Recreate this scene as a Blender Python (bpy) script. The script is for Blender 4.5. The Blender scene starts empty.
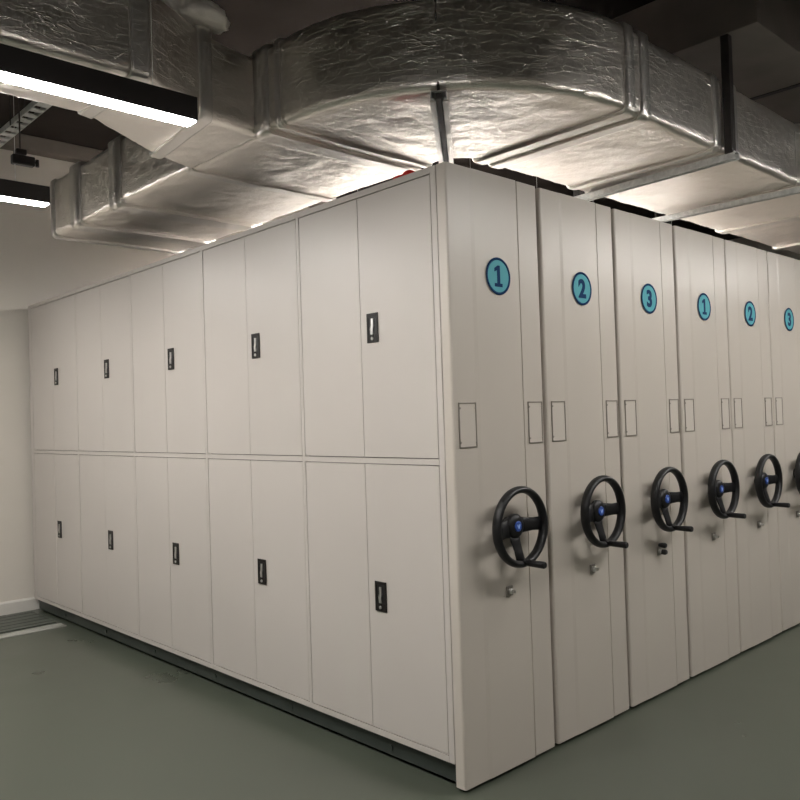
import bpy, bmesh, math, random
from mathutils import Vector, Matrix, noise
PI = math.pi
random.seed(4)
SC = bpy.context.scene
COL = SC.collection
FLOOR = -0.06
CEIL = 3.75

# ------------------------------------------------------------------ materials
def mat(name, color, rough=0.5, metal=0.0, spec=0.5):
    m = bpy.data.materials.new(name); m.use_nodes = True
    b = m.node_tree.nodes['Principled BSDF']
    b.inputs['Base Color'].default_value = (*color, 1)
    b.inputs['Roughness'].default_value = rough
    b.inputs['Metallic'].default_value = metal
    b.inputs['Specular IOR Level'].default_value = spec
    return m

def nodes(m):
    return m.node_tree.nodes, m.node_tree.links, m.node_tree.nodes['Principled BSDF']

def mottle(m, scale, amount, stretch=(1, 1, 1), detail=4, bump=0.0, bscale=200, rough_amt=0.0):
    """procedural colour variation and bump in object space"""
    N, L, b = nodes(m)
    tc = N.new('ShaderNodeTexCoord'); mp = N.new('ShaderNodeMapping')
    mp.inputs['Scale'].default_value = stretch
    L.new(tc.outputs['Object'], mp.inputs['Vector'])
    nz = N.new('ShaderNodeTexNoise'); nz.inputs['Scale'].default_value = scale
    nz.inputs['Detail'].default_value = detail
    L.new(mp.outputs['Vector'], nz.inputs['Vector'])
    mr = N.new('ShaderNodeMapRange')
    mr.inputs['From Min'].default_value = 0.25; mr.inputs['From Max'].default_value = 0.75
    mr.inputs['To Min'].default_value = 1 - amount; mr.inputs['To Max'].default_value = 1 + amount
    L.new(nz.outputs['Fac'], mr.inputs['Value'])
    mx = N.new('ShaderNodeMix'); mx.data_type = 'RGBA'; mx.blend_type = 'MULTIPLY'
    mx.inputs['Factor'].default_value = 1.0
    mx.inputs['A'].default_value = b.inputs['Base Color'].default_value
    L.new(mr.outputs['Result'], mx.inputs['B'])
    L.new(mx.outputs['Result'], b.inputs['Base Color'])
    if rough_amt:
        r0 = b.inputs['Roughness'].default_value
        m2 = N.new('ShaderNodeMapRange')
        m2.inputs['From Min'].default_value = 0.3; m2.inputs['From Max'].default_value = 0.7
        m2.inputs['To Min'].default_value = r0 - rough_amt; m2.inputs['To Max'].default_value = r0 + rough_amt
        L.new(nz.outputs['Fac'], m2.inputs['Value']); L.new(m2.outputs['Result'], b.inputs['Roughness'])
    if bump:
        n2 = N.new('ShaderNodeTexNoise'); n2.inputs['Scale'].default_value = bscale
        n2.inputs['Detail'].default_value = 3
        L.new(tc.outputs['Object'], n2.inputs['Vector'])
        bp = N.new('ShaderNodeBump'); bp.inputs['Strength'].default_value = bump
        bp.inputs['Distance'].default_value = 0.002
        L.new(n2.outputs['Fac'], bp.inputs['Height']); L.new(bp.outputs['Normal'], b.inputs['Normal'])
    return m

M = {}
M['steel'] = mottle(mat('cream_powder_coated_steel', (0.515, 0.478, 0.442), 0.38, 0.0, 0.45), 1.3, 0.03, bump=0.12, bscale=350)
M['panel'] = mottle(mat('warm_grey_coated_panel', (0.52, 0.475, 0.42), 0.33, 0.0, 0.5), 1.3, 0.03, bump=0.10, bscale=350)
M['gap'] = mat('dark_interior_steel', (0.05, 0.045, 0.04), 0.7)
M['base'] = mottle(mat('dark_green_grey_steel_base', (0.045, 0.055, 0.048), 0.45, 0.2), 5, 0.2)
M['black'] = mottle(mat('black_satin_plastic', (0.009, 0.009, 0.010), 0.42, 0, 0.35), 30, 0.15)
M['blackrim'] = mat('black_gloss_frame', (0.014, 0.012, 0.011), 0.4, 0, 0.25)
M['recess'] = mat('black_recess', (0.008, 0.007, 0.007), 0.5)
M['chrome'] = mottle(mat('brushed_bright_metal', (0.72, 0.71, 0.69), 0.28, 0.9), 60, 0.1)
M['rivet'] = mat('grey_rivet_metal', (0.30, 0.28, 0.25), 0.4, 0.6)
M['holder'] = mat('grey_label_frame', (0.27, 0.245, 0.21), 0.4, 0.2)
M['insert'] = mat('pale_label_insert', (0.55, 0.505, 0.45), 0.35)
M['blue'] = mat('blue_hub_badge', (0.03, 0.075, 0.32), 0.3)
M['bluelight'] = mat('pale_blue_mark', (0.35, 0.5, 0.85), 0.3)
M['teal'] = mottle(mat('teal_sticker', (0.085, 0.36, 0.42), 0.6, 0, 0.25), 20, 0.05)
M['navy'] = mat('dark_blue_print', (0.004, 0.035, 0.11), 0.7, 0, 0.15)
M['stickwhite'] = mat('pale_sticker_edge', (0.55, 0.58, 0.56), 0.4)
M['floor'] = mottle(mat('grey_green_epoxy_floor', (0.064, 0.073, 0.055), 0.30, 0.0, 0.5), 2.5, 0.10, detail=6, rough_amt=0.03)
M['mat'] = mottle(mat('dark_grey_floor_panel', (0.075, 0.083, 0.070), 0.5), 6, 0.15)
M['rail'] = mottle(mat('light_grey_rail_steel', (0.42, 0.42, 0.39), 0.35, 0.3), 12, 0.12)
M['wall'] = mottle(mat('off_white_wall_paint', (0.60, 0.56, 0.50), 0.8, 0, 0.25), 2.0, 0.035, bump=0.15, bscale=120)
M['skirt'] = mat('white_skirting', (0.60, 0.575, 0.53), 0.45)
M['concrete'] = mottle(mat('dark_bare_concrete', (0.036, 0.030, 0.027), 0.9, 0, 0.1), 2.2, 0.25, detail=6)
M['beam'] = mottle(mat('grey_concrete_beam', (0.17, 0.15, 0.13), 0.85, 0, 0.2), 3, 0.2)
M['darkmetal'] = mottle(mat('dark_painted_strut', (0.035, 0.03, 0.028), 0.5, 0.3), 15, 0.2)
M['lampbody'] = mat('black_lamp_housing', (0.014, 0.011, 0.010), 0.35)
M['galv'] = mottle(mat('galvanised_channel_steel', (0.66, 0.67, 0.66), 0.45, 0.3), 40, 0.2)
M['plastic'] = mottle(mat('pale_plastic_sheet', (0.82, 0.78, 0.72), 0.5), 12, 0.12)
M['red'] = mottle(mat('red_fire_paint', (0.42, 0.015, 0.012), 0.4), 10, 0.1)
M['redcloth'] = mottle(mat('bright_red_cloth', (0.75, 0.03, 0.025), 0.8), 30, 0.15)
M['ahu'] = mottle(mat('dull_brown_grey_sheet_metal', (0.20, 0.175, 0.155), 0.6, 0.3), 3, 0.2)

def foil(name, col, rough, dist, scale, seed):
    """aluminium foil: long crossing creases and fine crumple as relief"""
    m = mat(name, col, rough, 0.92)
    N, L, b = nodes(m)
    tc = N.new('ShaderNodeTexCoord')
    off = N.new('ShaderNodeMapping'); off.inputs['Location'].default_value = (seed, seed * 2, 0)
    L.new(tc.outputs['Object'], off.inputs['Vector'])
    wob = N.new('ShaderNodeTexNoise'); wob.inputs['Scale'].default_value = 3.0; wob.inputs['Detail'].default_value = 2
    L.new(off.outputs['Vector'], wob.inputs['Vector'])
    add = N.new('ShaderNodeVectorMath'); add.operation = 'MULTIPLY_ADD'
    add.inputs[1].default_value = (0.2, 0.2, 0.2)
    L.new(wob.outputs['Color'], add.inputs[0]); L.new(off.outputs['Vector'], add.inputs[2])
    total = None
    def ridge(vec_scale, sc, w, strength):
        nonlocal total
        mp = N.new('ShaderNodeMapping'); mp.inputs['Scale'].default_value = vec_scale[0]
        mp.inputs['Rotation'].default_value = vec_scale[1]
        L.new(add.outputs['Vector'], mp.inputs['Vector'])
        v = N.new('ShaderNodeTexVoronoi'); v.feature = 'DISTANCE_TO_EDGE'; v.inputs['Scale'].default_value = sc
        L.new(mp.outputs['Vector'], v.inputs['Vector'])
        r = N.new('ShaderNodeMapRange'); r.interpolation_type = 'SMOOTHSTEP'
        r.inputs['From Max'].default_value = w
        r.inputs['To Min'].default_value = strength; r.inputs['To Max'].default_value = 0
        L.new(v.outputs['Distance'], r.inputs['Value'])
        if total is None: total = r.outputs['Result']
        else:
            a = N.new('ShaderNodeMath'); a.operation = 'ADD'
            L.new(total, a.inputs[0]); L.new(r.outputs['Result'], a.inputs[1]); total = a.outputs[0]
    def streak(rot, sc, stretch, w, strength):
        # thin contour lines of a stretched noise: long nearly straight creases, broken up by a second noise
        nonlocal total
        mp = N.new('ShaderNodeMapping'); mp.inputs['Rotation'].default_value = rot; mp.inputs['Scale'].default_value = (1, 1, stretch)
        L.new(off.outputs['Vector'], mp.inputs['Vector'])
        n_ = N.new('ShaderNodeTexNoise'); n_.inputs['Scale'].default_value = sc; n_.inputs['Detail'].default_value = 1.0
        L.new(mp.outputs['Vector'], n_.inputs['Vector'])
        s1 = N.new('ShaderNodeMath'); s1.operation = 'SUBTRACT'; s1.inputs[1].default_value = 0.5; L.new(n_.outputs['Fac'], s1.inputs[0])
        s2 = N.new('ShaderNodeMath'); s2.operation = 'ABSOLUTE'; L.new(s1.outputs[0], s2.inputs[0])
        r = N.new('ShaderNodeMapRange'); r.interpolation_type = 'SMOOTHSTEP'; r.inputs['From Max'].default_value = w
        r.inputs['To Min'].default_value = strength; r.inputs['To Max'].default_value = 0
        L.new(s2.outputs[0], r.inputs['Value'])
        k_ = N.new('ShaderNodeTexNoise'); k_.inputs['Scale'].default_value = 4.5 + sc * .3; L.new(mp.outputs['Vector'], k_.inputs['Vector'])
        kr = N.new('ShaderNodeMapRange'); kr.inputs['From Min'].default_value = .40; kr.inputs['From Max'].default_value = .68
        L.new(k_.outputs['Fac'], kr.inputs['Value'])
        mu = N.new('ShaderNodeMath'); mu.operation = 'MULTIPLY'; L.new(r.outputs['Result'], mu.inputs[0]); L.new(kr.outputs['Result'], mu.inputs[1])
        if total is None: total = mu.outputs[0]
        else:
            a = N.new('ShaderNodeMath'); a.operation = 'ADD'; L.new(total, a.inputs[0]); L.new(mu.outputs[0], a.inputs[1]); total = a.outputs[0]
    streak((0.22, 0.16, 0), 5.0 * scale, 6.0, 0.016, 0.55)
    streak((-0.35, -0.22, 0.5), 5.0 * scale, 6.0, 0.014, 0.45)
    streak((0.10, -0.05, 0.2), 7.0 * scale, 5.0, 0.016, 0.4)
    # the long creases lie on the upright faces; the flat underside has only the wrinkles below
    sx = N.new('ShaderNodeSeparateXYZ'); L.new(tc.outputs['Normal'], sx.inputs[0])
    ab = N.new('ShaderNodeMath'); ab.operation = 'ABSOLUTE'; L.new(sx.outputs['Z'], ab.inputs[0])
    mk = N.new('ShaderNodeMapRange'); mk.inputs['From Min'].default_value = .3; mk.inputs['From Max'].default_value = .8
    mk.inputs['To Min'].default_value = 1; mk.inputs['To Max'].default_value = 0
    L.new(ab.outputs[0], mk.inputs['Value'])
    mm = N.new('ShaderNodeMath'); mm.operation = 'MULTIPLY'; L.new(total, mm.inputs[0]); L.new(mk.outputs['Result'], mm.inputs[1]); total = mm.outputs[0]
    # brushed-looking wrinkles running diagonally over the flat faces
    def wrinkle(rot, sc, stretch, strength):
        nonlocal total
        mp = N.new('ShaderNodeMapping'); mp.inputs['Rotation'].default_value = rot; mp.inputs['Scale'].default_value = stretch
        L.new(off.outputs['Vector'], mp.inputs['Vector'])
        n_ = N.new('ShaderNodeTexNoise'); n_.inputs['Scale'].default_value = sc; n_.inputs['Detail'].default_value = 2.5; n_.inputs['Roughness'].default_value = .5
        L.new(mp.outputs['Vector'], n_.inputs['Vector'])
        a = N.new('ShaderNodeMath'); a.operation = 'MULTIPLY_ADD'; a.inputs[1].default_value = strength
        L.new(n_.outputs['Fac'], a.inputs[0]); L.new(total, a.inputs[2]); total = a.outputs[0]
    wrinkle((0, 0, 0.75), 5 * scale, (1, 4, 1), 0.8)
    wrinkle((0, 0, -0.5), 6 * scale, (1, 3.5, 1), 0.5)
    nz = N.new('ShaderNodeTexNoise'); nz.inputs['Scale'].default_value = 16 * scale
    nz.inputs['Detail'].default_value = 3; nz.inputs['Roughness'].default_value = 0.62
    L.new(off.outputs['Vector'], nz.inputs['Vector'])
    a = N.new('ShaderNodeMath'); a.operation = 'MULTIPLY_ADD'; a.inputs[1].default_value = 0.9
    L.new(nz.outputs['Fac'], a.inputs[0]); L.new(total, a.inputs[2])
    bp = N.new('ShaderNodeBump'); bp.inputs['Strength'].default_value = 0.75
    bp.inputs['Distance'].default_value = dist
    L.new(a.outputs[0], bp.inputs['Height']); L.new(bp.outputs['Normal'], b.inputs['Normal'])
    # foil is worn duller in places
    big = N.new('ShaderNodeTexNoise'); big.inputs['Scale'].default_value = 2.5; big.inputs['Detail'].default_value = 1
    L.new(off.outputs['Vector'], big.inputs['Vector'])
    rr = N.new('ShaderNodeMapRange'); rr.inputs['From Min'].default_value = 0.3; rr.inputs['From Max'].default_value = 0.7
    rr.inputs['To Min'].default_value = rough - 0.01; rr.inputs['To Max'].default_value = rough + 0.03
    L.new(big.outputs['Fac'], rr.inputs['Value']); L.new(rr.outputs['Result'], b.inputs['Roughness'])
    return m
M['foil'] = foil('crinkled_aluminium_foil', (0.87, 0.825, 0.77), 0.30, 0.0060, 1.0, 0.0)
M['foiltape'] = foil('smooth_foil_tape', (0.82, 0.79, 0.75), 0.30, 0.003, 0.8, 3.1)

def emis(name, col, s):
    m = bpy.data.materials.new(name); m.use_nodes = True
    b = m.node_tree.nodes['Principled BSDF']
    b.inputs['Base Color'].default_value = (0.9, 0.9, 0.9, 1)
    b.inputs['Emission Color'].default_value = (*col, 1)
    b.inputs['Emission Strength'].default_value = s
    return m
M['led'] = emis('white_led_diffuser', (1.0, 0.965, 0.92), 26.0)

# ------------------------------------------------------------------ helpers
def obj(name, bm, m, parent=None, smooth=False, mats=None):
    me = bpy.data.meshes.new(name)
    bmesh.ops.recalc_face_normals(bm, faces=bm.faces[:])
    bm.to_mesh(me); bm.free()
    for mm in (mats or [m]): me.materials.append(mm)
    if smooth:
        for p in me.polygons: p.use_smooth = True
    o = bpy.data.objects.new(name, me); COL.objects.link(o)
    if parent is not None: o.parent = parent
    return o

def thing(name, label, cat, loc=(0, 0, 0), group=None):
    o = bpy.data.objects.new(name, None); COL.objects.link(o)
    o.empty_display_size = 0.1
    o.location = loc; o['label'] = label; o['category'] = cat
    if group: o['group'] = group
    return o

def tag(o, label, cat, group=None):
    o['label'] = label; o['category'] = cat
    if group: o['group'] = group
    return o

def struct(name, bm, m, **k):
    o = obj(name, bm, m, **k); o['kind'] = 'structure'; return o

def add_box(bm, x0, x1, y0, y1, z0, z1, bevel=0.0, seg=2, mi=0):
    vs = [bm.verts.new(c) for c in ((x0, y0, z0), (x1, y0, z0), (x1, y1, z0), (x0, y1, z0),
                                    (x0, y0, z1), (x1, y0, z1), (x1, y1, z1), (x0, y1, z1))]
    fs = [bm.faces.new([vs[i] for i in f]) for f in
          ((0, 3, 2, 1), (4, 5, 6, 7), (0, 1, 5, 4), (1, 2, 6, 5), (2, 3, 7, 6), (3, 0, 4, 7))]
    for f in fs: f.material_index = mi
    if bevel > 0:
        es = list({e for f in fs for e in f.edges})
        r = bmesh.ops.bevel(bm, geom=es, offset=bevel, segments=seg, profile=0.5, affect='EDGES')
        for f in r['faces']: f.material_index = mi
    return vs

def box(*a, **k):
    bm = bmesh.new(); add_box(bm, *a, **k); return bm

def add_cyl(bm, p0, p1, r0, r1=None, n=20, cap=True, mi=0):
    r1 = r0 if r1 is None else r1
    p0, p1 = Vector(p0), Vector(p1); d = (p1 - p0).normalized()
    u = d.orthogonal().normalized(); w = d.cross(u)
    A, B = [], []
    for i in range(n):
        t = 2 * PI * i / n; q = u * math.cos(t) + w * math.sin(t)
        A.append(bm.verts.new(p0 + q * r0)); B.append(bm.verts.new(p1 + q * r1))
    for i in range(n):
        f = bm.faces.new((A[i], A[(i + 1) % n], B[(i + 1) % n], B[i])); f.material_index = mi; f.smooth = True
    if cap:
        bm.faces.new(A[::-1]).material_index = mi; bm.faces.new(B).material_index = mi

def add_lathe(bm, prof, axis_o, n=40, closed=False):
    """prof: (radius, y) around an axis parallel to Y through axis_o"""
    o = Vector(axis_o); rings = []
    for r, y in prof:
        rings.append([bm.verts.new(o + Vector((r * math.cos(2 * PI * i / n), y, r * math.sin(2 * PI * i / n)))) for i in range(n)])
    pairs = list(zip(rings[:-1], rings[1:]))
    if closed: pairs.append((rings[-1], rings[0]))
    for a, b in pairs:
        for i in range(n):
            bm.faces.new((a[i], a[(i + 1) % n], b[(i + 1) % n], b[i])).smooth = True
    if not closed:
        bm.faces.new(rings[0]); bm.faces.new(rings[-1][::-1])

def prism(bm, poly, axis, a0, a1, mi=0):
    """poly of 2-D points extruded along axis ('x','y','z')"""
    def P(p, a):
        return {'x': (a, p[0], p[1]), 'y': (p[0], a, p[1]), 'z': (p[0], p[1], a)}[axis]
    A = [bm.verts.new(P(p, a0)) for p in poly]; B = [bm.verts.new(P(p, a1)) for p in poly]
    n = len(poly)
    for i in range(n):
        bm.faces.new((A[i], A[(i + 1) % n], B[(i + 1) % n], B[i])).material_index = mi
    bm.faces.new(A[::-1]).material_index = mi; bm.faces.new(B).material_index = mi

# ------------------------------------------------------------------ setting
RX0, RX1, RY0, RY1 = -6.0, 9.0, -5.6, 4.68
struct('floor', box(RX0 - .2, RX1 + .2, RY0 - .2, RY1 + .2, FLOOR - 0.2, FLOOR), M['floor'])
struct('ceiling', box(RX0 - .2, RX1 + .2, RY0 - .2, RY1 + .2, CEIL, CEIL + 0.2), M['concrete'])
struct('wall_back', box(RX0 - .2, RX1 + .2, RY1, RY1 + 0.2, FLOOR, CEIL), M['wall'])
struct('wall_front', box(RX0 - .2, RX1 + .2, RY0 - 0.2, RY0, FLOOR, CEIL), M['wall'])
struct('wall_left', box(RX0 - 0.2, RX0, RY0, RY1, FLOOR, CEIL), M['wall'])
struct('wall_right', box(RX1, RX1 + 0.2, RY0, RY1, FLOOR, CEIL), M['wall'])
b = bmesh.new()
prism(b, [(RY1, FLOOR), (RY1 - .014, FLOOR), (RY1 - .014, FLOOR + .085), (RY1 - .008, FLOOR + .10), (RY1, FLOOR + .10)], 'x', RX0, RX1)
struct('baseboard_back', b, M['skirt'])
struct('trim_1', box(RX0, RX1, RY1 - 0.12, RY1, 3.63, 3.75, bevel=0.008), M['beam'])
# concrete ceiling beams running across the room
for i, yb in enumerate((3.0, -2.6)):
    struct('trim_%d' % (i + 2), box(RX0, RX1, yb, yb + 0.25, 3.52, CEIL, bevel=0.01), M['concrete'])

# floor rail and the darker strip between rail and wall
b = bmesh.new()
add_box(b, -3.2, -0.02, 3.91, 3.93, FLOOR, FLOOR + 0.007, bevel=0.001)
add_box(b, -3.2, -0.02, 4.00, 4.02, FLOOR, FLOOR + 0.007, bevel=0.001)
add_box(b, -3.2, -0.02, 3.93, 4.00, FLOOR, FLOOR + 0.004)
tag(obj('floor_rail', b, M['rail']), 'pale steel guide rail set in the green floor, running out from under the cabinet row', 'rail')
b = bmesh.new()
add_box(b, -3.2, -0.03, 4.08, 4.6, FLOOR, FLOOR + 0.008, bevel=0.002)
for k in range(5):
    add_box(b, -3.2, -0.03, 4.14 + k * .1, 4.15 + k * .1, FLOOR + .008, FLOOR + 0.011)
tag(obj('floor_plate', b, M['mat']), 'dark ribbed floor plate between the rail and the back wall', 'plate')

# ------------------------------------------------------------------ mobile shelving
PW = 0.599078
Y0 = 0.088
ZT = 2.378
WZ, WY = 0.935, -0.078
WC = 0.291

def end_panel_bm(w):
    """folded sheet: two side flanges and a raised middle field, rolled edges"""
    bm = bmesh.new()
    r = 0.010
    pts = []
    def arc(cx, cy, a0, a1, n=5):
        for i in range(n + 1):
            a = a0 + (a1 - a0) * i / n
            pts.append((cx + r * math.cos(a), cy + r * math.sin(a)))
    pts.append((0.0, 0.049))
    arc(r, r, PI, 1.5 * PI)
    pts += [(0.135, 0.0), (0.155, -0.0025), (0.428, -0.0035), (0.4305, 0.007), (0.4375, 0.007), (0.440, 0.0)]
    arc(w - r, r, 1.5 * PI, 2 * PI)
    pts.append((w, 0.049))
    A = [bm.verts.new((x, y, -0.045)) for x, y in pts]
    B = [bm.verts.new((x, y, ZT)) for x, y in pts]
    for i in range(len(pts) - 1):
        bm.faces.new((A[i], A[i + 1], B[i + 1], B[i]))
    bm.faces.new((A[-1], A[0], B[0], B[-1]))
    bm.faces.new(A[::-1]); bm.faces.new(B)
    return bm

def sharp_smooth(o):
    for p in o.data.polygons: p.use_smooth = False

def digit_bm(ch, size):
    cu = bpy.data.curves.new('digit', 'FONT'); cu.body = ch; cu.size = size
    cu.align_x = 'CENTER'; cu.align_y = 'CENTER'; cu.extrude = 0.0008; cu.offset = 0.0045
    o = bpy.data.objects.new('digit', cu); COL.objects.link(o)
    dg = bpy.context.evaluated_depsgraph_get(); dg.update()
    me = bpy.data.meshes.new_from_object(o.evaluated_get(dg))
    bm = bmesh.new(); bm.from_mesh(me)
    bpy.data.objects.remove(o); bpy.data.curves.remove(cu); bpy.data.meshes.remove(me)
    xs = [v.co.x for v in bm.verts]; ys = [v.co.y for v in bm.verts]
    cx, cy = (min(xs) + max(xs)) / 2, (min(ys) + max(ys)) / 2
    for v in bm.verts: v.co.x -= cx; v.co.y -= cy
    bmesh.ops.rotate(bm, verts=bm.verts, cent=(0, 0, 0), matrix=Matrix.Rotation(PI / 2, 3, 'X'))
    return bm

def one_bm():
    bm = bmesh.new()
    poly = [(-.024, -.044), (.024, -.044), (.024, -.030), (.010, -.030), (.010, .044), (-.004, .044), (-.024, .032), (-.024, .018), (-.008, .024), (-.008, -.030), (-.024, -.030)]
    prism(bm, poly, 'y', -.0008, .0008)
    return bm

def number_sticker(parent, ch, x):
    bm = bmesh.new()
    add_lathe(bm, [(0.0765, -0.0062), (0.0765, -0.0074)], (0, 0, 0), 48)
    s = obj('number_sticker', bm, M['teal'], parent); s.location = (x, 0, 1.957)
    bm = bmesh.new()
    add_lathe(bm, [(0.0665, -0.0072), (0.0665, -0.0079), (0.0775, -0.0079), (0.0775, -0.0072)], (0, 0, 0), 48, closed=True)
    obj('sticker_ring', bm, M['navy'], s)
    bm = one_bm() if ch == '1' else digit_bm(ch, 0.115)
    d = obj('numeral', bm, M['navy'], s); d.location = (0, -0.0078, 0)
    s['label'] = 'round teal sticker with dark blue rim and numeral ' + ch

def card_holder(parent, x0, x1, lab=None):
    bm = bmesh.new(); z0, z1 = 1.262, 1.440; y = 0.0; t = 0.0045; w = 0.0055
    add_box(bm, x0, x0 + w, y - t, y, z0, z1, bevel=0.001, seg=1)
    add_box(bm, x1 - w, x1, y - t, y, z0, z1, bevel=0.001, seg=1)
    add_box(bm, x0 + w, x1 - w, y - t, y, z0, z0 + w, bevel=0.001, seg=1)
    add_box(bm, x0 + w, x1 - w, y - t, y, z1 - w, z1, bevel=0.001, seg=1)
    h = obj('card_holder', bm, M['holder'], parent)
    obj('card', box(x0 + w, x1 - w, y - 0.0018, y - 0.0003, z0 + w, z1 - w), M['insert'], h)
    for xx in (x0 + .006, x1 - .006):
        for zz in (z0 + .022, z1 - .022):
            bm = bmesh.new(); add_lathe(bm, [(0.0048, -t), (0.0035, -t - .002)], (xx, 0, zz), 12)
            obj('rivet', bm, M['rivet'], h)

def handwheel(parent, cx):
    c = (cx, 0, WZ)
    # rim: a flattened torus
    bm = bmesh.new(); prof = []
    for i in range(16):
        a = 2 * PI * i / 16
        prof.append((0.149 + 0.0145 * math.cos(a), WY + 0.021 * math.sin(a)))
    add_lathe(bm, prof, c, 64, closed=True)
    w = obj('handwheel', bm, M['black'], parent)
    bm = bmesh.new()
    add_lathe(bm, [(0.042, WY + .048), (0.050, WY + .042), (0.050, WY + .026), (0.042, WY + .018), (0.028, WY + .014), (0.023, WY + .014)], c, 36)
    obj('hub', bm, M['black'], w)
    bm = bmesh.new()
    add_lathe(bm, [(0.034, 0.002), (0.034, -0.010), (0.019, -0.012), (0.019, WY + .047)], c, 28)
    obj('shaft', bm, M['blackrim'], w)
    for a, kw in ((0, 1.0), (1.03 * PI, 1.25), (1.5 * PI, 1.0)):
        bm = bmesh.new(); A = Vector((math.cos(a), 0, math.sin(a))); S = Vector((-math.sin(a), 0, math.cos(a)))
        secs = []
        for t, hw, yy, th in ((0.030, .034, WY + .034, .010), (0.060, .030, WY + .030, .009), (0.10, .026, WY + .016, .008), (0.148, .029, WY + .002, .008)):
            q = Vector(c) + A * t; ring = []
            for k in range(10):
                b_ = 2 * PI * k / 10
                ring.append(bm.verts.new(q + S * (hw * kw * math.cos(b_)) + Vector((0, yy + th * math.sin(b_), 0))))
            secs.append(ring)
        for r0, r1 in zip(secs[:-1], secs[1:]):
            for k in range(10): bm.faces.new((r0[k], r0[(k + 1) % 10], r1[(k + 1) % 10], r1[k])).smooth = True
        bm.faces.new(secs[0]); bm.faces.new(secs[-1][::-1])
        obj('spoke', bm, M['black'], w)
    bm = bmesh.new()
    zc = WZ - 0.142
    add_lathe(bm, [(0.009, WY + .005), (0.009, WY - .022), (0.0125, WY - .026), (0.0135, WY - .06), (0.0145, WY - .108), (0.012, WY - .114)], (cx, 0, zc), 20)
    obj('crank_knob', bm, M['black'], w)
    bm = bmesh.new()
    add_lathe(bm, [(0.0215, WY + .0145), (0.0215, WY + .0115), (0.018, WY + .010)], c, 28)
    bd = obj('hub_badge', bm, M['blue'], w); bd['label'] = 'blue disc badge with a small pale mark'
    bm = bmesh.new()
    for sx in (-1, 1):
        prism(bm, [(cx + sx * .002, WZ - .010), (cx + sx * .009, WZ + .006), (cx + sx * .0055, WZ + .010), (cx - sx * .001, WZ - .005)][::sx], 'y', WY + .0102, WY + .0090)
    obj('badge_mark', bm, M['bluelight'], bd)
    return w

def lock(parent, cx, dark=False):
    z = 0.668
    bm = bmesh.new(); add_box(bm, cx - .021, cx + .021, -0.0095, -0.0055, z - .021, z + .021, bevel=0.003)
    l = obj('lock', bm, M['rivet'], parent)
    bm = bmesh.new(); add_lathe(bm, [(0.0115, -0.009), (0.0115, -0.020), (0.009, -0.022)], (cx, 0, z), 20)
    obj('lock_cylinder', bm, M['chrome'], l)
    if dark:
        for dz, dx in ((0.030, 0.004), (-0.004, 0.006)):
            bm = bmesh.new()
            add_lathe(bm, [(0.008, -0.006), (0.013, -0.022), (0.014, -0.038), (0.010, -0.046)], (cx + dx, 0, z + dz), 18)
            obj('lock_knob', bm, M['black'], l)
    else:
        bm = bmesh.new()
        add_box(bm, cx - .0015, cx + .0015, -0.040, -0.022, z - .006, z + .006)
        add_lathe(bm, [(0.003, -0.022), (0.003, -0.030)], (cx, 0, z), 8)
        obj('key', bm, M['chrome'], l)

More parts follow.
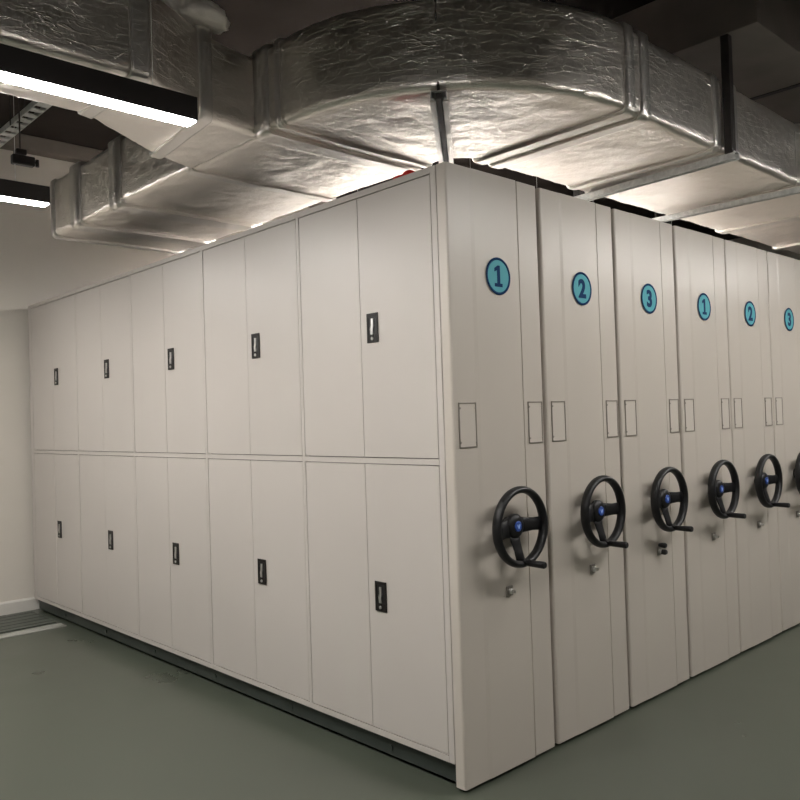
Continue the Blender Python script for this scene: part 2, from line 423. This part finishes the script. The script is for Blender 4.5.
GAPS = {0: .024, 1: .024, 2: .024, 3: .010, 4: .010, 5: .012, 6: .02, 7: .02}
NUM = ['1', '2', '3', '1', '2', '3', '1', '2']
ULAB = ['nearest cream shelving unit, numbered 1, its whole long side covered with locker doors',
        'cream mobile shelving unit numbered 2, second from the corner with the doors',
        'cream mobile shelving unit numbered 3, with two black knobs below its handwheel',
        'cream mobile shelving unit numbered 1, standing right behind the first number 3',
        'cream mobile shelving unit fifth from the corner, small numeral near the right edge',
        'cream mobile shelving unit sixth from the corner, cut by the right edge of the picture',
        'cream mobile shelving unit seventh from the corner, at the far right',
        'cream mobile shelving unit eighth from the corner, furthest right of the row']
units = []
for n in range(8):
    u = thing('mobile_shelving_unit', ULAB[n], 'shelving unit', (n * PW, 0, 0), 'mobile shelving units in a packed row')
    units.append(u)
    w = PW - GAPS[n]
    obj('end_panel', end_panel_bm(w), M['panel'], u)
    # carcass: slightly narrower body behind the end panel, and its wheeled base
    if n == 0:
        obj('carcass', box(0.024, w - .01, 0.049, 4.62, 0.045, ZT - 0.004), M['gap'], u)
    else:
        bm = bmesh.new()
        x0, x1 = 0.012, w - 0.012
        add_box(bm, x0, x1, 0.049, 4.62, 0.045, 0.075)
        add_box(bm, x0, x1, 0.049, 4.62, ZT - .03, ZT - .004)
        add_box(bm, x0 + .25, x0 + .27, 0.075, 4.60, 0.075, ZT - .03)
        for k in range(6):
            yy = 0.055 + k * 0.9
            add_box(bm, x0, x0 + .25, yy, yy + .03, 0.075, ZT - .03)
            add_box(bm, x0 + .27, x1, yy, yy + .03, 0.075, ZT - .03)
        for zz in (.5, .95, 1.4, 1.85):
            add_box(bm, x0, x0 + .25, 0.085, 4.555, zz, zz + .02)
            add_box(bm, x0 + .27, x1, 0.085, 4.555, zz, zz + .02)
        obj('carcass', bm, M['steel'], u)
    bm = bmesh.new()
    add_box(bm, 0.028, w - .03, 0.05, 4.60, -0.044, 0.046, bevel=0.004)
    add_box(bm, 0.018, 0.030, 0.06, 4.59, 0.018, 0.030)
    for k in range(6):
        yy = 0.45 + k * 0.72
        add_cyl(bm, (0.022, yy, -0.010), (0.029, yy, -0.010), 0.012, n=12)
    bs = obj('base', bm, M['base'], u)
    bs['label'] = 'dark green-grey plinth'
    for yy in (0.35, 2.2, 3.96):
        for xx in (0.10, w - .13):
            bm = bmesh.new(); add_cyl(bm, (xx, yy, -0.022), (xx + .03, yy, -0.022), 0.034, n=20)
            obj('track_wheel', bm, M['darkmetal'], bs)
    number_sticker(u, NUM[n], 0.290)
    card_holder(u, 0.028, 0.131)
    card_holder(u, 0.462, 0.560)
    handwheel(u, WC)
    lock(u, 0.292, dark=(n == 2))

# the doors of the first unit
U = units[0]
bm = bmesh.new()
DW, ST = 0.872, 0.028
Z = dict(b0=0.040, d0=0.068, d1=1.1933, e0=1.2236, e1=2.348)
add_box(bm, 0.0, 0.024, 0.054, Y0 - .0035, 0.040, ZT, bevel=.0015, seg=1)
for k in range(5):
    ya = Y0 + .9 * k + DW + .0035
    yb = ya + ST - .007 if k < 4 else 4.62
    add_box(bm, 0.0, 0.024, ya, yb, 0.040, ZT, bevel=.0015, seg=1)
for k in range(5):
    ya, yb = Y0 + .9 * k - .0035, Y0 + .9 * k + DW + .0035
    add_box(bm, 0.0, 0.024, ya, yb, 0.040, Z['d0'] - .0035)
    add_box(bm, 0.0, 0.024, ya, yb, Z['d1'] + .0035, Z['e0'] - .0035)
    add_box(bm, 0.0, 0.024, ya, yb, Z['e1'] + .0035, ZT)
obj('face_frame', bm, M['steel'], U)
for k in range(5):
    ya = Y0 + .9 * k
    for lo in (0, 1):
        z0, z1 = (Z['d0'], Z['d1']) if lo else (Z['e0'], Z['e1'])
        mid = ya + 0.446
        for leaf in (0, 1):
            a, c = (ya, mid - .0012) if leaf == 0 else (mid + .0012, ya + DW)
            bow = random.uniform(-.0006, .0006)
            bm = box(0.0015 + bow, 0.0215, a, c, z0, z1, bevel=0.0010, seg=1)
            d = obj('door', bm, M['steel'], U)
            if leaf == 0:
                hc = mid - 0.081; hz = 1.776 if not lo else 0.633
                hw, hh = 0.036, 0.063
                bm = bmesh.new()
                rx = -0.004
                add_box(bm, rx, 0.0, hc - hw, hc - hw + .009, hz - hh, hz + hh, bevel=.001, seg=1)
                add_box(bm, rx, 0.0, hc + hw - .009, hc + hw, hz - hh, hz + hh, bevel=.001, seg=1)
                add_box(bm, rx, 0.0, hc - hw + .009, hc + hw - .009, hz + hh - .014, hz + hh, bevel=.001, seg=1)
                add_box(bm, rx, 0.0, hc - hw + .009, hc + hw - .009, hz - hh, hz - hh + .034, bevel=.001, seg=1)
                h = obj('handle', bm, M['blackrim'], d)
                obj('handle_recess', box(-0.0012, 0.0012, hc - hw + .006, hc + hw - .006, hz - hh + .006, hz + hh - .006), M['recess'], h)
                bm = bmesh.new()
                # little bent pull lever
                lev = [(hc - .007, hz + .040), (hc + .006, hz + .040), (hc + .007, hz + .012), (hc + .012, hz - .004), (hc + .009, hz - .028), (hc - .005, hz - .028), (hc - .004, hz - .006), (hc - .009, hz + .010)]
                prism(bm, lev, 'x', -0.0055, -0.0010)
                lv = obj('lever', bm, M['chrome'], h); lv['label'] = 'bright metal lever'
                bm = bmesh.new(); add_cyl(bm, (-0.003, hc + .001, hz - .046), (-0.0075, hc + .001, hz - .046), 0.0075, 0.0068, n=16)
                obj('keyhole', bm, M['chrome'], h)

# rag on top of the nearest unit
bm = bmesh.new()
bmesh.ops.create_icosphere(bm, subdivisions=4, radius=1)
for v in bm.verts:
    k = 1 + 0.35 * noise.noise(v.co * 2.3)
    v.co = Vector((v.co.x * .035 * k, v.co.y * .085 * k, max(-.0, v.co.z * .036 * k + .008)))
o = obj('rag', bm, M['redcloth'], smooth=True); o.location = (0.085, 0.30, ZT)
tag(o, 'small bright red rag lying on top of the nearest unit under the duct', 'rag')

# ------------------------------------------------------------------ foil wrapped duct
ZB, ZTOP = 2.60, 2.95
def loft(stations, z0, z1, r=0.028, wob=0.005, seed=0.0, nb=46, ns=18, fine=True):
    """stations: (outer xy, inner xy); closed rounded rectangular section with crumpled skin"""
    bm = bmesh.new(); rings = []
    for (o, i) in stations:
        o, i = Vector(o), Vector(i); d = i - o; wd = d.length; d /= wd
        P = []
        def line(a, b, n):
            for k in range(n): t = k / n; P.append((a[0] + (b[0] - a[0]) * t, a[1] + (b[1] - a[1]) * t))
        def corner(cx, cz, a0, n=4):
            for k in range(n): a = a0 + (PI / 2) * k / n; P.append((cx + r * math.cos(a), cz + r * math.sin(a)))
        line((r, z0), (wd - r, z0), nb); corner(wd - r, z0 + r, -PI / 2)
        line((wd, z0 + r), (wd, z1 - r), ns); corner(wd - r, z1 - r, 0)
        line((wd - r, z1), (r, z1), nb); corner(r, z1 - r, PI / 2)
        line((0, z1 - r), (0, z0 + r), ns); corner(r, z0 + r, PI)
        c = (wd / 2, (z0 + z1) / 2); ring = []
        for (s, z) in P:
            q = Vector((o.x + d.x * s, o.y + d.y * s, z))
            n1 = noise.noise(q * 5 + Vector((seed, 0, 0))) + .5 * noise.noise(q * 13 + Vector((0, seed, 0))) + (crease(q, seed) if fine else 0)
            dirs = Vector((s - c[0], z - c[1])).normalized()
            # push in or out of the surface
            if abs(z - z0) < r or abs(z - z1) < r: q.z += wob * n1 * (1 if z > c[1] else -1)
            else:
                q.x += d.x * wob * n1 * (1 if s > c[0] else -1); q.y += d.y * wob * n1 * (1 if s > c[0] else -1)
            ring.append(bm.verts.new(q))
        rings.append(ring)
    m = len(rings[0])
    for a, b_ in zip(rings[:-1], rings[1:]):
        for k in range(m): bm.faces.new((a[k], a[(k + 1) % m], b_[(k + 1) % m], b_[k])).smooth = True
    bm.faces.new(rings[0]); bm.faces.new(rings[-1][::-1])
    return bm

def crease(q, seed):
    """sharp folds pressed into the foil, running in a few slanting directions"""
    h = 0.0
    for ang, st_, fr, am in ((0.7, 4.0, 5.0, .30), (-0.5, 3.5, 7.0, .24)):
        c, s_ = math.cos(ang), math.sin(ang)
        a, b_ = q.x * c - q.y * s_, q.x * s_ + q.y * c
        n = noise.noise(Vector((a * fr + seed, b_ * fr * st_, q.z * fr * 3.0 + seed)))
        h += am * max(0.0, 1 - abs(n) * 6)
    n = noise.noise(Vector((q.x * 4 + q.z * 5, q.y * 4 - q.z * 4, q.z * 26 + seed * 3)))
    return h + .25 * max(0.0, 1 - abs(n) * 5)

def lerp_st(a, b, n):
    out = []
    n *= 2
    for k in range(n + 1):
        t = k / n
        out.append((tuple(a[0][j] + (b[0][j] - a[0][j]) * t for j in (0, 1)), tuple(a[1][j] + (b[1][j] - a[1][j]) * t for j in (0, 1))))
    return out

CX, CY, RO, RI = 0.61, 0.55, 0.98, 0.10
YN, YF = CY - RO, 0.39           # right leg: near and far side
XN, XF = CX - RO, CX - RI           # left leg: outer and inner side
duct = thing('air_duct', 'large square air duct wrapped in crinkled silver foil, bending round the cabinet corner overhead', 'air duct', (0, 0, ZB))
def dpart(name, bm, m, label=None):
    for v in bm.verts: v.co.z -= ZB
    o = obj(name, bm, m, duct)
    if label: o['label'] = label
    return o
# elbow
st = []
for k in range(85):
    a = 1.5 * PI - (PI / 2) * k / 84
    ri = .16 - .06 * k / 84
    st.append(((CX + RO * math.cos(a), CY + RO * math.sin(a)), (CX + ri * math.cos(a), CY + ri * math.sin(a))))
dpart('duct_elbow', loft(st, ZB, ZTOP, seed=1), M['foil'])
def xsec(x0, x1, n, seed): return loft(lerp_st(((x0, YN), (x0, YF)), ((x1, YN), (x1, YF)), n), ZB, ZTOP, seed=seed)
def ysec(y0, y1, n, seed): return loft(lerp_st(((XN, y0), (XF, y0)), ((XN, y1), (XF, y1)), n), ZB, ZTOP, seed=seed)
xs = [CX, 1.455, 2.37, 3.15, 4.1, 5.2, 6.4]
for k in range(len(xs) - 1): dpart('duct_section', xsec(xs[k], xs[k + 1], 26, 2 + k), M['foil'])
ys = [CY, 1.31, 2.13, 2.67, 3.04]
for k in range(4): dpart('duct_section', ysec(ys[k], ys[k + 1], 22, 12 + k), M['foil'])
def collar_x(x, w, t, seed=0):
    s = [((x - w / 2, YN - t * .2), (x - w / 2, YF + t * .2)), ((x - w / 2 + .008, YN - t), (x - w / 2 + .008, YF + t)),
         ((x, YN - t), (x, YF + t)), ((x + w / 2 - .008, YN - t), (x + w / 2 - .008, YF + t)), ((x + w / 2, YN - t * .2), (x + w / 2, YF + t * .2))]
    return loft(s, ZB - t, ZTOP + t, r=.03, wob=.003, seed=seed)
def collar_y(y, w, t, seed=0):
    s = [((XN - t * .2, y - w / 2), (XF + t * .2, y - w / 2)), ((XN - t, y - w / 2 + .008), (XF + t, y - w / 2 + .008)),
         ((XN - t, y), (XF + t, y)), ((XN - t, y + w / 2 - .008), (XF + t, y + w / 2 - .008)), ((XN - t * .2, y + w / 2), (XF + t * .2, y + w / 2))]
    return loft(s, ZB - t, ZTOP + t, r=.03, wob=.003, seed=seed)
for x, w, t in ((0.645, .065, .012), (0.76, .07, .012), (1.40, .05, .010), (1.585, .07, .012), (2.47, .05, .012), (3.16, .08, .014), (4.1, .07, .012), (5.2, .07, .012)):
    dpart('flange_collar', collar_x(x, w, t, x), M['foiltape'])
for y, w, t in ((0.575, .03, .012), (0.69, .10, .016), (1.33, .06, .010), (2.11, .13, .020), (2.66, .13, .020), (3.03, .05, .012)):
    dpart('flange_collar', collar_y(y, w, t, y), M['foiltape'])
# branch towards the left, with a flared joint
A = [((-0.362, 0.735), (-0.362, 1.33)), ((-0.63, 0.685), (-0.575, 1.235))]
dpart('branch_joint', loft(lerp_st(*A, 10), ZB + .002, ZTOP - .01, seed=21), M['foil'])
A = [((-0.66, 0.68), (-0.60, 1.222)), ((-0.985, 0.492), (-1.00, 0.962))]
dpart('branch_taper', loft(lerp_st(*A, 14), ZB, ZTOP, seed=23), M['foil'])
st = lerp_st(((-1.03, 0.490), (-1.03, 0.945)), ((-3.6, 0.490), (-3.6, 0.90)), 50)
dpart('branch_duct', loft(st, ZB, ZTOP, seed=25), M['foil'])
dpart('flange_collar', loft([((-0.615, 0.675), (-0.555, 1.240)), ((-0.625, 0.660), (-0.560, 1.252)), ((-0.665, 0.655), (-0.60, 1.250)), ((-0.68, .665), (-.615, 1.235))], ZB - .010, ZTOP + .012, wob=.002, seed=31), M['foiltape'])
dpart('flange_collar', loft(lerp_st(((-0.975, 0.480), (-0.99, 0.975)), ((-1.045, 0.478), (-1.045, 0.955)), 3), ZB - .006, ZTOP + .010, wob=.002, seed=32), M['foiltape'])

# hangers
def channel_bm(p0, p1, w, h, z):
    """open channel laid under the duct with two lips"""
    p0, p1 = Vector(p0), Vector(p1); d = (p1 - p0); L = d.length; d.normalize(); s = Vector((-d.y, d.x))
    bm = bmesh.new()
    t = 0.003
    prof = [(-w / 2, z), (-w / 2, z - h), (-w / 2 + .011, z - h), (-w / 2 + .011, z - h + t), (-w / 2 + t, z - h + t), (-w / 2 + t, z - t),
            (w / 2 - t, z - t), (w / 2 - t, z - h + t), (w / 2 - .011, z - h + t), (w / 2 - .011, z - h), (w / 2, z - h), (w / 2, z)]
    R = []
    for q in (p0, p1):
        R.append([bm.verts.new((q.x + s.x * a, q.y + s.y * a, zz)) for a, zz in prof])
    n = len(prof)
    for k in range(n): bm.faces.new((R[0][k], R[0][(k + 1) % n], R[1][(k + 1) % n], R[1][k]))
    bm.faces.new(R[0][::-1]); bm.faces.new(R[1])
    return bm
ZH = ZB - .012
h = thing('duct_hanger', 'galvanised channel and threaded rod holding the duct bend above the cabinet corner', 'hanger', (0, 0, 0), 'hangers under the foil duct')
obj('channel', channel_bm((-0.135, -0.105), (0.60, 0.545), .060, .030, ZH), M['galv'], h)
dv = Vector((.735, .650)).normalized(); sv = Vector((-dv.y, dv.x))
for sg in (-1, 1):
    bm = bmesh.new(); c0 = Vector((-0.125, -0.097)) + sv * sg * .024; c1 = Vector((.595, .54)) + sv * sg * .024
    q = [(c0 - sv * .010), (c0 + sv * .010), (c1 + sv * .010), (c1 - sv * .010)]
    prism(bm, [(v.x, v.y) for v in q], 'z', ZH - .037, ZH - .031); obj('foil_flap', bm, M['foiltape'], h)
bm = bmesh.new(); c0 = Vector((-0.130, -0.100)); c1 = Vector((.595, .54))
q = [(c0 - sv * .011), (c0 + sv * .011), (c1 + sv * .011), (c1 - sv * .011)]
prism(bm, [(v.x, v.y) for v in q], 'z', ZH - .029, ZH - .006); obj('slot_shade', bm, M['darkmetal'], h)  # dark bar paints the shade inside the channel's open slot
for (x, y) in ((-0.122, -0.092), (0.575, 0.522)):
    bm = bmesh.new(); add_cyl(bm, (x, y, ZH - .012), (x, y, CEIL), 0.006, n=10)
    add_cyl(bm, (x, y, ZTOP + .02), (x, y, ZTOP + .035), 0.012, n=6)
    obj('rod', bm, M['darkmetal'], h)
h = thing('duct_hanger', 'galvanised channel with a broad dark post under the right run of the duct', 'hanger', (0, 0, 0), 'hangers under the foil duct')
obj('channel', channel_bm((1.485, YN - .06), (1.545, YF + .06), .045, .034, ZH), M['galv'], h)
for (x, y) in ((1.478, YN - .030), (1.545, YF + .045)):
    obj('post', box(x - .021, x + .021, y - .021, y + .018, ZH - .004, 3.146, bevel=.003), M['darkmetal'], h)
h = thing('duct_hanger', 'galvanised channel under the duct furthest right, above the fourth unit', 'hanger', (0, 0, 0), 'hangers under the foil duct')
obj('channel', channel_bm((2.385, YN - .06), (2.385, YF + .06), .045, .030, ZH), M['galv'], h)
for y in (YN - .04, YF + .04):
    bm = bmesh.new(); add_cyl(bm, (2.385, y, ZH - .045), (2.385, y, 3.146), 0.006, n=10); obj('rod', bm, M['darkmetal'], h)
# pale plastic wrap bunched on the branch duct
bm = bmesh.new()
bmesh.ops.create_icosphere(bm, subdivisions=4, radius=1)
for v in bm.verts:
    c = v.co.copy(); k = 1 + .35 * noise.noise(c * 1.7 + Vector((3, 1, 0))) + .15 * noise.noise(c * 5)
    v.co = Vector((c.x * .14 * k, c.y * .07 * k, c.z * .06 * k + .03))
    if v.co.z < 0.0: v.co.z *= .2
o = obj('plastic_wrap', bm, M['plastic'], smooth=True); o.location = (-0.66, 0.70, ZTOP + .030)
tag(o, 'pale bunched plastic wrap lying on top of the duct branch at upper left', 'plastic wrap')

# ------------------------------------------------------------------ overhead things
t = thing('ceiling_air_box', 'dull grey sheet metal air box hung near the ceiling at upper right, behind the duct', 'air box', (0, 0, 3.146))
bx0, by0 = 1.455, -0.62
obj('casing', box(bx0, 4.6, by0, 0.9, 0, 0.30, bevel=.004), M['ahu'], t)
obj('seam', box(2.35, 2.385, by0 - .004, .9, -0.006, .304), M['darkmetal'], t)
for (x, y) in ((1.6, -.4), (4.3, -.4), (1.6, .7), (4.3, .7)):
    bm = bmesh.new(); add_cyl(bm, (x, y, .30), (x, y, CEIL - 3.146), 0.006, n=8); obj('rod', bm, M['darkmetal'], t)

pp = thing('fire_pipe', '', 'pipe')
bm = bmesh.new(); add_cyl(bm, (1.2, 1.62, 3.62), (8.5, 1.62, 3.62), 0.055, n=24); obj('pipe_run', bm, M['red'], pp)
for x in (2.0, 4.2, 6.4):
    bm = bmesh.new(); add_cyl(bm, (x, 1.62, 3.67), (x, 1.62, CEIL - .001), .006, n=8)
    add_cyl(bm, (x - .012, 1.62, 3.62), (x + .012, 1.62, 3.62), .062, n=24); obj('pipe_clip', bm, M['darkmetal'], pp)
tag(pp, 'dark red fire pipe running under the ceiling behind the duct', 'pipe')

bm = bmesh.new()
for s in (-1, 1): add_box(bm, -0.62 + s * .035 - .003, -0.62 + s * .035 + .003, 1.7, 4.55, 3.20, 3.235)
for k in range(28):
    yy = 1.75 + k * .1
    add_box(bm, -0.652, -0.588, yy, yy + .055, 3.20, 3.206)
tr = thing('cable_tray', '', 'cable tray')
obj('tray', bm, M['galv'], tr)
for yy in (1.9, 2.9, 3.9):
    for s_ in (-1, 1):
        bm = bmesh.new(); add_cyl(bm, (-.62 + s_ * .042, yy, 3.20), (-.62 + s_ * .042, yy, CEIL), .004, n=8); obj('rod', bm, M['darkmetal'], tr)
tag(tr, 'narrow slotted metal cable tray near the ceiling at the far left', 'cable tray')

def lamp(x0, x1, y, z, label, h=0.083, w=0.07, group='black linear pendant lamps', clamp=False):
    t = thing('linear_lamp', label, 'lamp', (x0, y, z), group)
    L = x1 - x0
    bm = bmesh.new()
    add_box(bm, 0, L, -w / 2, -w / 2 + .003, 0.0, h); add_box(bm, 0, L, w / 2 - .003, w / 2, 0, h)
    add_box(bm, 0, L, -w / 2 + .003, w / 2 - .003, h - .004, h)
    add_box(bm, 0, .003, -w / 2 + .003, w / 2 - .003, 0, h - .004); add_box(bm, L - .003, L, -w / 2 + .003, w / 2 - .003, 0, h - .004)
    obj('housing', bm, M['lampbody'], t)
    obj('diffuser', box(.004, L - .004, -w / 2 + .004, w / 2 - .004, -0.006, 0.010, bevel=.003), M['led'], t)
    for xx in (0.15, L - .15):
        bm = bmesh.new(); add_cyl(bm, (xx, 0, h), (xx, 0, CEIL - z), 0.0015, n=6)
        obj('suspension_wire', bm, M['galv'], t)
        bm = bmesh.new(); add_cyl(bm, (xx, 0, CEIL - z - .03), (xx, 0, CEIL - z), 0.03, n=16)
        obj('ceiling_cup', bm, M['lampbody'], t)
    return t
lamp(-2.35, -0.842, 0.432, 2.46, 'black linear lamp, the larger one, its lit underside glowing white at upper left')
lamp(-2.30, -0.800, 1.955, 2.50, 'black linear lamp, the smaller one further back before the wall at far left')
for (x0, x1, y, z, lb) in ((-2.35, -0.85, -1.10, 2.46, 'black linear lamp overhead, in line before the large one, out of the picture above'),
                           (-2.40, -0.90, 3.48, 2.58, 'unseen black linear lamp added to light the back wall, beyond the smaller lamp'),  # unseen lamp, added to brighten the back wall
                           (0.50, 2.00, -1.42, 2.65, 'black linear lamp over the aisle at right, nearest the camera'),
                           (2.40, 3.90, -1.42, 2.65, 'black linear lamp over the aisle at right, second from the camera'),
                           (4.30, 5.80, -1.42, 2.65, 'black linear lamp over the aisle, furthest right'),
                           (0.98, 2.48, 1.30, 2.84, 'added black linear lamp above the numbered units, hidden just behind the duct bend to brighten its foil'),  # this and the lamps below: unseen, added to brighten the foil underside
                           (2.88, 4.38, 1.30, 2.84, 'added black linear lamp above the far units, hidden behind the right run of the duct to brighten its foil'),
                           (1.25, 2.75, 2.15, 2.84, 'added black linear lamp above the back of the units, hidden behind the duct to brighten its underside'),
                           (1.35, 2.85, 3.30, 2.84, 'added unseen black linear lamp above the far end of the units by the back wall, brightening the duct')):
    if lb: lamp(x0, x1, y, z, lb)

# dark clamp hung over the small lamp
t = thing('pipe_clamp', 'small black clamp hanging above the smaller lamp at the far left', 'clamp', (-0.89, 1.955, 2.71))
bm = bmesh.new(); add_box(bm, -.075, .03, -.02, .02, -.035, .012, bevel=.006)
add_box(bm, -.06, -.01, -.025, .025, .012, .04, bevel=.006)
add_cyl(bm, (.045, 0, -.03), (.045, 0, .005), 0.009, n=10); add_cyl(bm, (.02, 0, -.01), (.05, 0, -.01), 0.005, n=8)
obj('bracket', bm, M['lampbody'], t)
bm = bmesh.new(); add_cyl(bm, (-.035, 0, .04), (-.035, 0, CEIL - 2.71), .004, n=8); obj('rod', bm, M['darkmetal'], t)

# ------------------------------------------------------------------ world, camera
w = bpy.data.worlds.new('room_air'); SC.world = w; w.use_nodes = True
w.node_tree.nodes['Background'].inputs['Color'].default_value = (0.9, 0.95, 1.0, 1)
w.node_tree.nodes['Background'].inputs['Strength'].default_value = 0.0

cam = bpy.data.cameras.new('camera'); co = bpy.data.objects.new('camera', cam); COL.objects.link(co)
cam.sensor_width = 36; cam.lens = 810.427 * 36 / 800; cam.clip_start = 0.05
yaw, pitch, roll = -0.75498, 0.020879, -0.031907
r = Vector((math.cos(yaw), math.sin(yaw), 0)); f = Vector((-math.sin(yaw), math.cos(yaw), 0)); u = Vector((0, 0, 1))
f2 = f * math.cos(pitch) + u * math.sin(pitch); u2 = u * math.cos(pitch) - f * math.sin(pitch)
r3 = r * math.cos(roll) + u2 * math.sin(roll); u3 = u2 * math.cos(roll) - r * math.sin(roll)
m = Matrix((r3, u3, -f2)).transposed().to_4x4()
m.translation = Vector((-2.29108, -2.13714, 1.3919)); co.matrix_world = m
SC.camera = co
SC.view_settings.view_transform = 'Standard'; SC.view_settings.look = 'None'
SC.view_settings.gamma = 1; SC.view_settings.use_curve_mapping = False
SC.view_settings.exposure = 2.24
